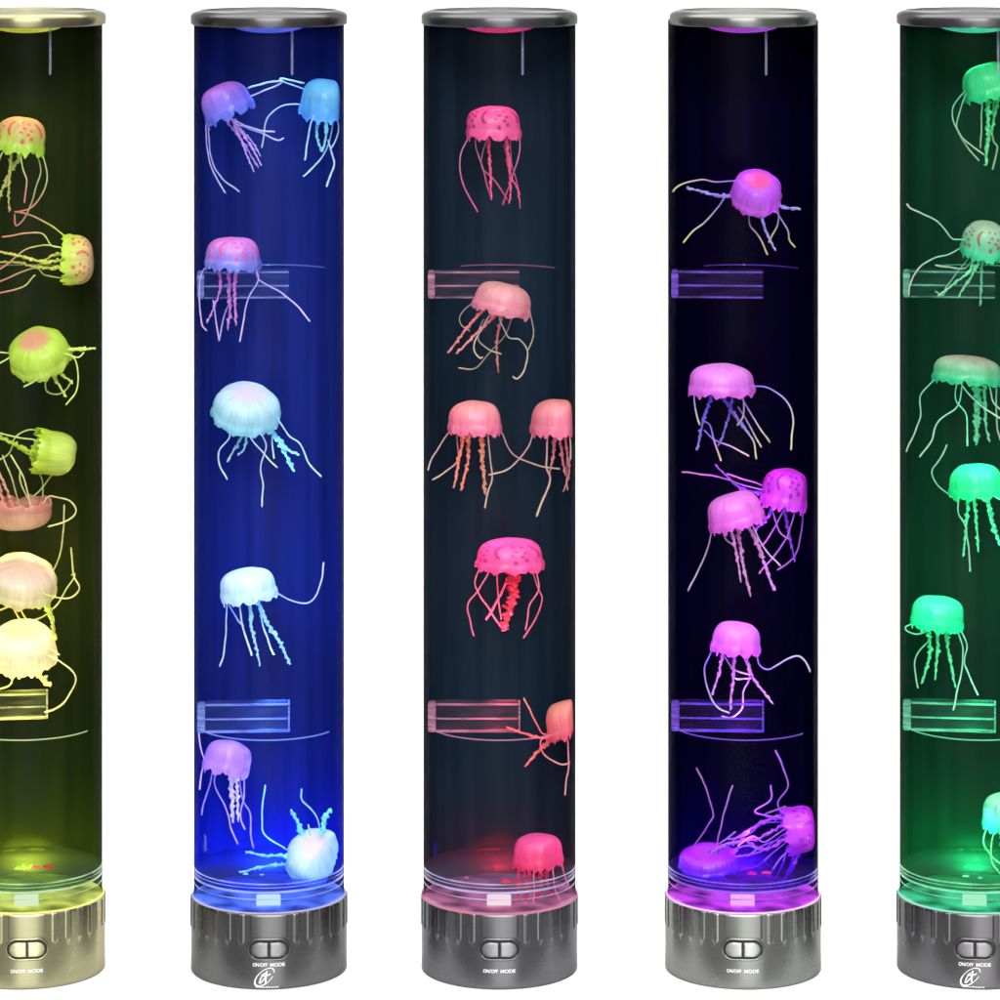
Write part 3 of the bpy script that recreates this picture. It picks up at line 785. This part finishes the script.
jelly('blue', 248, 585, 54, 33, -7, 0, (0.88, 0.98, 0.98), (0.82, 0.97, 0.97), 'solid', -0.01,
  'white-cyan jellyfish in the blue lamp with one tentacle curling up to the right',
  [T(250,600,251,620,254,640,260,666), T(1.3,257,598,265,620,278,640,290,664)],
  [T(1.2,239,600,244,630,252,656), T(227,600,226,630,224,652,220,667), T(229,604,238,620,244,626), T(258,600,263,625,270,645,274,654), T(275,592,292,601,306,603,316,595,322,578,324,562)],
  tcol=(0.60, 0.72, 0.97), tipcol=(0.80, 0.90, 0.90), acol=(0.55, 0.90, 0.95))
jelly('blue', 228, 758, 46, 34, 12, -8, (0.80, 0.55, 0.95), (0.75, 0.48, 0.92), 'milky', -0.01,
  'translucent lilac jellyfish under the lower bracket in the blue lamp',
  [T(1.6,231,765,232,790,233,823), T(1.1,236,775,237,795,238,822)],
  [T(217,770,215,785,226,810,232,830,238,844), T(213,772,206,795,199,815), T(206,762,198,745,194,733), T(205,764,200,775,195,790), T(238,772,243,800,250,815,251,835,254,848), T(245,768,244,795,240,815,245,830)],
  tcol=(0.72, 0.60, 0.97), tipcol=(0.82, 0.70, 0.97), acol=(0.95, 0.90, 0.98))
jelly('blue', 316, 855, 60, 30, -4, 38, (0.80, 0.95, 0.85), (0.60, 0.95, 0.97), 'solid', -0.036,
  'pale cyan jellyfish sunk at the bottom of the blue lamp against the right wall',
  [T(.9,286,856,262,855,246,852), T(.9,286,864,262,867,240,872), T(1.3,301,831,296,820,291,809), T(1.6,324,831,328,818,336,812,342,812)],
  [T(320,831,315,815,302,800,301,789), T(288,850,265,835,262,820,265,785), T(312,832,309,825)],
  patch=(0.92, 0.72, 0.78), tcol=(0.50, 0.85, 0.85), acol=(0.35, 0.85, 0.85))
# --- red lamp
PK = (0.96, 0.22, 0.42)
jelly('red', 494, 123, 53, 34, 0, 0, (0.97, 0.32, 0.62), (0.97, 0.28, 0.56), 'solid', 0.0,
  'topmost hot pink jellyfish with dark flecks in the middle lamp',
  [T(.9,488,135,490,165,491,200), T(.8,504,135,508,165,510,190,509,203), T(.6,506,138,511,175,518,190,520,208)],
  [T(469,137,461,155,461,175,468,195,478,212), T(476,138,477,150,483,170,491,200), T(488,138,481,165,494,180,507,200), T(519,137,520,150,514,170,508,190,503,205), T(.8,510,138,512,165,520,195)],
  spots=(0.45, 0.03, 0.18), tcol=(0.70, 0.35, 0.50), tipcol=(0.80, 0.15, 0.40), acol=(0.92, 0.25, 0.45))
jelly('red', 503, 299, 57, 31, 12, 0, (0.98, 0.66, 0.62), (0.97, 0.50, 0.62), 'milky', -0.015,
  'peach jellyfish with swept-back arms beside the upper bracket of the middle lamp',
  [T(.9,486,307,470,325,448,353), T(1.0,497,312,480,330,456,354), T(.8,505,310,498,330,496,350,498,372)],
  [T(.7,475,301,461,315,461,325,470,331), T(.8,513,314,505,335,490,352,475,368,458,368), T(488,318,477,338,474,350,480,358,483,357), T(482,322,478,340,490,350,502,354), T(500,320,508,337,520,340,527,352,525,370,518,378,513,376), T(.7,530,312,534,335,528,350)],
  tcol=(0.45, 0.40, 0.42), tipcol=(0.65, 0.60, 0.42), acol=(0.92, 0.35, 0.42))
jelly('red', 475, 418, 51, 34, 0, 0, (0.98, 0.62, 0.60), (0.98, 0.42, 0.62), 'solid', -0.005,
  'peach-pink jellyfish on the left of the crossing pair in the middle lamp',
  [T(463,434,459,460,454,488), T(1.0,469,434,468,460,461,490), T(1.3,482,434,482,460,486,495)],
  [T(488,436,492,475,488,490,484,508), T(451,430,438,448,424,470), T(457,434,458,460,445,472,432,480), T(500,430,510,450,519,458,540,466,560,469)],
  tcol=(0.62, 0.42, 0.42), tipcol=(0.72, 0.62, 0.48), acol=(0.96, 0.50, 0.38))
jelly('red', 556, 418, 49, 37, 0, 0, (0.98, 0.57, 0.56), (0.98, 0.40, 0.58), 'solid', 0.005,
  'peach-pink jellyfish pressed to the right wall, right of the crossing pair, middle lamp',
  [T(.9,555,437,553,455,549,475), T(560,437,563,460,566,475), T(.8,564,435,568,455,572,470,563,492)],
  [T(533,432,528,448,510,468,488,475), T(1.3,548,436,546,465,550,478,545,495,537,516), T(570,433,574,445,573,460), T(568,440,571,470,574,490)],
  tcol=(0.62, 0.40, 0.42), tipcol=(0.75, 0.62, 0.50), acol=(0.90, 0.38, 0.52))
jelly('red', 510, 555, 65, 31, 0, 0, (0.98, 0.32, 0.72), (0.98, 0.28, 0.62), 'solid', 0.0,
  'wide magenta jellyfish with a thick red frilled arm, middle lamp',
  [T(3.3,511,564,513,590,508,612,503,630)],
  [T(480,567,475,580,478,592,490,610,504,631), T(492,566,478,590,468,605,470,620,474,636), T(497,568,498,600,501,620), T(1.4,506,582,495,605,486,620), T(531,568,539,590,542,600,535,620,524,638), T(534,568,539,588,530,605,526,630)],
  spots=(0.55, 0.04, 0.30), tcol=(0.95, 0.35, 0.50), acol=(0.95, 0.10, 0.22))
jelly('red', 567, 719, 44, 36, -14, 0, (0.97, 0.54, 0.46), (0.97, 0.30, 0.42), 'solid', 0.0,
  'salmon jellyfish squeezed against the right wall beside the lower bracket, middle lamp',
  [T(.8,563,730,545,738,520,732,506,727), T(1.2,556,734,540,750,524,767), T(1.2,569,732,562,738,548,742)],
  [T(548,734,542,733,535,720,524,698), T(552,734,541,740,545,755,560,764,574,762), T(568,736,571,765,567,780,565,795)],
  tcol=(0.92, 0.30, 0.42), tipcol=(0.75, 0.50, 0.42), acol=(0.95, 0.25, 0.35))
jelly('red', 538, 851, 49, 32, -4, 0, (0.98, 0.28, 0.62), (0.98, 0.18, 0.42), 'milky', -0.030,
  'hot pink jellyfish standing on its arms at the bottom of the middle lamp',
  [T(1.2,530,862,528,888,521,912), T(1.5,540,862,540,890,526,912), T(1.1,547,862,547,885,551,905), T(.9,520,864,518,890,514,908)],
  [T(560,858,566,878,573,886), T(552,864,555,888,562,902), T(524,864,526,888,519,910), T(534,864,534,888,533,905)],
  tcol=(0.95, 0.35, 0.50), acol=(0.97, 0.25, 0.42))
# --- violet lamp
VI = (0.45, 0.25, 0.95); YE = (0.75, 0.72, 0.38)
jelly('violet', 757, 190, 50, 30, 6, 38, (0.68, 0.22, 0.88), (0.80, 0.28, 0.92), 'solid', 0.0,
  'topmost violet jellyfish with a red dot on its crown in the nearly black lamp',
  [T(.9,760,208,765,230,775,251), T(1.0,777,204,790,209,801,209), T(1.0,734,196,718,196,705,192,687,188)],
  [T(734,181,715,182,700,180,683,184,670,192), T(726,196,712,215,695,230,683,243), T(749,209,750,225,758,235,768,255), T(777,206,778,222,772,235,768,243), T(778,214,787,230,789,240,795,248)],
  patch=(0.85, 0.15, 0.20), tcol=(0.40, 0.30, 0.70), tipcol=YE, acol=(0.45, 0.38, 0.90))
jelly('violet', 721, 380, 64, 31, 0, 0, (0.92, 0.50, 0.92), (0.90, 0.35, 0.92), 'solid', -0.005,
  'wide pale pink jellyfish with blue arms and yellow tips in the nearly black lamp',
  [T(712,393,702,425,697,450), T(1.2,720,392,735,415,750,435), T(.8,733,393,728,420,718,446)],
  [T(694,393,696,412,700,425), T(738,391,755,420,770,443), T(.9,742,391,743,415,737,425), T(702,420,709,425,714,440,721,461), T(704,430,715,440,730,446,749,456), T(736,415,742,425,753,440,757,459), T(740,410,752,430,761,448), T(746,387,765,387,783,398,793,415,791,450)],
  tcol=(0.45, 0.30, 0.90), tipcol=(0.78, 0.78, 0.48), acol=(0.30, 0.15, 0.95))
jelly('violet', 785, 489, 46, 41, 10, 0, (0.85, 0.15, 0.85), (0.90, 0.20, 0.95), 'solid', 0.02,
  'magenta jellyfish with dark streaks, behind the paler one in the nearly black lamp',
  [T(1.2,775,504,765,520,755,530), T(.9,785,508,788,530,795,562), T(.8,766,494,745,490,730,480,716,465)],
  [T(803,503,804,525,799,548,788,563,777,570), T(795,508,788,535,775,555,759,573), T(784,510,770,535,762,545), T(772,508,780,532,790,540), T(764,490,740,484,715,476,682,472), T(764,486,740,478,726,474)],
  spots=(0.38, 0.02, 0.45), tcol=(0.55, 0.22, 0.80), tipcol=(0.72, 0.30, 0.70), acol=(0.45, 0.15, 0.90))
jelly('violet', 734, 511, 54, 35, -17, 0, (0.93, 0.45, 0.90), (0.92, 0.30, 0.90), 'solid', -0.015,
  'pale pink leaning jellyfish in front of the magenta one in the nearly black lamp',
  [T(.9,731,526,736,555,741,582), T(737,525,742,560,750,597), T(1.2,746,521,760,550,768,575,775,590)],
  [T(712,529,705,555,688,591), T(750,520,765,550,781,566), T(722,528,726,540,735,545)],
  tcol=(0.62, 0.45, 0.70), tipcol=(0.72, 0.62, 0.66), acol=(0.85, 0.45, 0.85))
jelly('violet', 736, 638, 47, 32, 4, 0, (0.93, 0.50, 0.90), (0.92, 0.32, 0.92), 'solid', -0.012,
  'pale pink jellyfish hanging before the lower bracket of the nearly black lamp',
  [T(.8,723,651,719,675,712,695), T(1.0,735,650,733,680,730,710), T(.8,745,651,752,675,773,704)],
  [T(713,648,705,668,708,690,718,708,729,713), T(745,660,750,675,743,692,742,708,732,717,722,716), T(.9,722,652,735,670,750,675), T(.9,735,660,734,678,751,678), T(756,652,760,665,768,670,778,664,795,656,804,660,810,672)],
  tcol=(0.50, 0.35, 0.85), tipcol=(0.82, 0.78, 0.75), acol=(0.90, 0.42, 0.88))
jelly('violet', 802, 829, 46, 40, 78, 0, (0.90, 0.12, 0.80), (0.80, 0.15, 0.95), 'solid', 0.005,
  'magenta jellyfish lying against the right wall near the bottom, nearly black lamp',
  [T(.9,782,815,765,822,745,832,732,842), T(.9,782,825,760,838,742,840), T(1.0,783,840,765,850,750,843,740,838), T(1.1,800,850,785,880,764,903)],
  [T(782,835,760,852,734,857), T(787,848,780,870,770,888), T(795,848,790,868,775,893,766,900), T(784,814,778,803,788,785,782,765,775,750), T(782,818,755,812,770,800,771,785), T(784,820,765,815,786,806), T(784,844,758,865,740,869), T(783,822,762,824,748,834,728,840), T(783,830,764,842,752,836,738,846), T(784,838,762,846,748,856), T(790,848,776,864,768,880)],
  spots=(0.45, 0.02, 0.45), tcol=(0.60, 0.20, 0.90), tipcol=(0.60, 0.30, 0.70), acol=(0.75, 0.20, 0.90))
jelly('violet', 708, 859, 58, 21, -4, 10, (0.85, 0.10, 0.80), (0.35, 0.12, 0.80), 'clear', -0.018,
  'clear violet jellyfish resting on the bottom plate of the nearly black lamp',
  [T(1.2,705,856,722,848,745,838), T(1.2,700,862,720,858,738,850)],
  [T(692,850,710,822,713,812,706,790,697,768), T(716,852,719,836,725,810,733,785), T(712,852,726,844,740,842), T(716,856,730,850,748,846,758,850), T(708,852,722,842,736,832)],
  patch=(0.95, 0.12, 0.75), tcol=(0.60, 0.20, 0.70), tipcol=(0.55, 0.30, 0.65), acol=(0.50, 0.15, 0.90))
# --- green lamp
AQ = (0.20, 0.95, 0.72)
jelly('green', 988, 82, 52, 37, -14, 0, (0.22, 0.90, 0.52), (0.08, 0.80, 0.42), 'solid', 0.0,
  'topmost plain green jellyfish in the green lamp',
  [T(1.4,988,98,988,130,986,165), T(1.0,998,98,992,130,985,150)],
  [T(983,96,982,110,980,148), T(964,92,954,105,954,122,965,140,984,155), T(966,94,957,125,968,148,979,161), T(1.2,994,100,993,138,997,148,992,170)],
  tcol=(0.25, 0.65, 0.45), tipcol=(0.50, 0.65, 0.42), acol=(0.15, 0.85, 0.45))
jelly('green', 985, 240, 44, 36, 6, 16, (0.55, 0.70, 0.55), (0.15, 0.85, 0.55), 'solid', 0.0,
  'grey-green jellyfish with brown flecks beside the upper bracket, green lamp',
  [T(.8,973,253,970,270,955,283,937,296), T(.9,980,257,972,275,958,298), T(.9,983,258,981,280,980,305)],
  [T(965,240,953,239,945,230,935,220,922,214,902,204), T(965,244,950,254,935,258,920,267,910,285,908,296), T(1.1,976,256,965,268,950,267,935,265), T(.9,970,256,948,285,943,295,935,291)],
  spots=(0.42, 0.14, 0.12), tcol=(0.35, 0.75, 0.55), tipcol=(0.62, 0.62, 0.48), acol=(0.25, 0.85, 0.55))
jelly('green', 967, 370, 66, 29, 4, -4, (0.65, 0.55, 0.48), (0.12, 0.80, 0.50), 'milky', 0.0,
  'wide translucent jellyfish with a pinkish crown and thick frilled arm, green lamp',
  [T(2.2,976,376,977,400,976,445), T(1.0,984,385,986,425,989,442)],
  [T(934,380,921,395,920,420,905,452), T(957,382,956,400,966,415,968,446), T(962,382,958,405,938,422,932,440,920,457), T(960,382,980,405,1003,420), T(989,383,993,402,1000,410), T(996,384,997,420,1000,440)],
  tcol=(0.30, 0.72, 0.55), tipcol=(0.58, 0.70, 0.55), acol=(0.18, 0.85, 0.55))
jelly('green', 976, 481, 52, 34, -4, 0, (0.22, 0.95, 0.66), (0.08, 0.95, 0.55), 'solid', 0.0,
  'bright aqua jellyfish in the green lamp with a tentacle bent up on its left',
  [T(.9,974,497,977,525,978,552), T(1.4,986,495,992,520,1000,545), T(.9,968,497,967,520,963,557)],
  [T(952,496,938,485,932,472,938,462,947,445), T(961,495,958,512,966,530,970,572), T(993,495,1002,500,1010,502)],
  tcol=(0.30, 0.75, 0.50), tipcol=(0.45, 0.75, 0.55), acol=(0.20, 0.92, 0.60))
jelly('green', 938, 613, 51, 34, 5, 0, (0.22, 0.95, 0.72), (0.05, 0.97, 0.60), 'solid', -0.005,
  'bright turquoise jellyfish just above the lower bracket in the green lamp',
  [T(1.1,929,630,929,655,921,684), T(938,630,937,655,935,680), T(946,630,950,660,955,688)],
  [T(929,640,915,660,918,688), T(957,630,963,650,960,680,953,710), T(961,630,967,645,965,665,978,695), T(914,623,903,628,915,634,926,632)],
  tcol=(0.35, 0.80, 0.60), tipcol=(0.55, 0.82, 0.65), acol=(0.15, 0.85, 0.50))
jelly('green', 1001, 812, 36, 36, 0, 8, (0.60, 0.88, 0.72), (0.15, 0.90, 0.85), 'solid', 0.0,
  'lowest jellyfish in the green lamp, turquoise with a speckled grey crown',
  [T(1000,828,1004,850,1002,870)],
  [T(987,828,984,843,992,856,1003,866), T(994,830,991,850,993,865,1003,878)],
  spots=(0.30, 0.40, 0.35), tcol=(0.50, 0.90, 0.60), acol=(0.40, 0.90, 0.75))


# ------------------------------------------------------------------ light
w = bpy.data.worlds.new('World'); sc.world = w; w.use_nodes = True
nt = w.node_tree; nt.nodes.clear()
out = nt.nodes.new('ShaderNodeOutputWorld'); bg = nt.nodes.new('ShaderNodeBackground')
tc = nt.nodes.new('ShaderNodeTexCoord'); sp = nt.nodes.new('ShaderNodeSeparateXYZ')
nt.links.new(tc.outputs['Generated'], sp.inputs[0])
ng = nt.nodes.new('ShaderNodeMath'); ng.operation = 'MULTIPLY'; ng.inputs[1].default_value = -1; nt.links.new(sp.outputs['Y'], ng.inputs[0])
at = nt.nodes.new('ShaderNodeMath'); at.operation = 'ARCTAN2'; nt.links.new(sp.outputs['X'], at.inputs[0]); nt.links.new(ng.outputs[0], at.inputs[1])
mr = nt.nodes.new('ShaderNodeMapRange'); mr.inputs['From Min'].default_value = -pi; mr.inputs['From Max'].default_value = pi
nt.links.new(at.outputs[0], mr.inputs[0])
cr = nt.nodes.new('ShaderNodeValToRGB'); nt.links.new(mr.outputs[0], cr.inputs[0])
# azimuth (deg from the camera side) -> brightness of made-up surroundings, banded to streak the metal (x 1/4)
stops = [(-180, .40), (-122, .40), (-108, .14), (-99, .012), (-88, .012), (-74, .075), (-40, .10), (-26, .13), (-14, .16), (-4, .46), (6, .50), (18, .42), (30, .14), (62, .10), (82, .05), (92, .010), (102, .012), (110, .14), (124, .40), (180, .40)]
el = cr.color_ramp.elements
while len(el) > 1: el.remove(el[-1])
el[0].position = 0; el[0].color = (stops[0][1],) * 3 + (1,)
for a, b in stops[1:]:
    e = el.new(min(1, (a + 180) / 360)); e.color = (b, b, b, 1)
# bright overhead patch added to light the floor
mz = nt.nodes.new('ShaderNodeMapRange'); mz.inputs['From Min'].default_value = 0.62; mz.inputs['From Max'].default_value = 0.78
nt.links.new(sp.outputs['Z'], mz.inputs[0])
mx = nt.nodes.new('ShaderNodeMix'); mx.data_type = 'RGBA'; mx.inputs[7].default_value = (0.85, 0.85, 0.85, 1)
nt.links.new(mz.outputs[0], mx.inputs[0]); nt.links.new(cr.outputs[0], mx.inputs[6])
nt.links.new(mx.outputs[2], bg.inputs[0]); bg.inputs[1].default_value = 4.0
nt.links.new(bg.outputs[0], out.inputs[0])

def area(name, loc, target, sx, sy, power, col=(1, 1, 1)):
    L = bpy.data.lights.new(name, 'AREA'); L.shape = 'RECTANGLE'; L.size = sx; L.size_y = sy; L.energy = power; L.color = col
    o = bpy.data.objects.new(name, L); COL.objects.link(o); o.location = loc
    o.rotation_euler = (Vector(target) - Vector(loc)).to_track_quat('-Z', 'Y').to_euler()
    return o
area('backdrop_fill', (0, 0.55, 2.3), (0, 0.75, 0.0), 3.4, 1.0, 26)  # added fill light to whiten the floor
area('backdrop_wall_fill', (0, 0.35, 1.9), (0, 1.6, 0.6), 3.4, 0.5, 14)  # added fill light to whiten the backdrop wall
area('front_fill', (0, -3.3, 2.6), (0, 0, 0.45), 2.4, 1.0, 112)  # added fill light to brighten the jellyfish from the camera side

# ------------------------------------------------------------------ camera and render settings
cam = bpy.data.cameras.new('camera'); co = bpy.data.objects.new('camera', cam); COL.objects.link(co); sc.camera = co
co.location = (0, -D, ZC); co.rotation_euler = (pi / 2, 0, 0)
cam.sensor_width = 36; cam.lens = 144; cam.shift_y = -0.69; cam.clip_end = 100; cam.clip_start = 0.05
sc.view_settings.view_transform = 'Standard'; sc.view_settings.look = 'None'; sc.view_settings.exposure = 0; sc.view_settings.gamma = 1
sc.render.engine = 'CYCLES'
cy = sc.cycles
cy.use_denoising = True
cy.max_bounces = 10; cy.diffuse_bounces = 3; cy.glossy_bounces = 4; cy.transmission_bounces = 4; cy.transparent_max_bounces = 28
cy.caustics_reflective = False; cy.caustics_refractive = False
cy.sample_clamp_indirect = 4
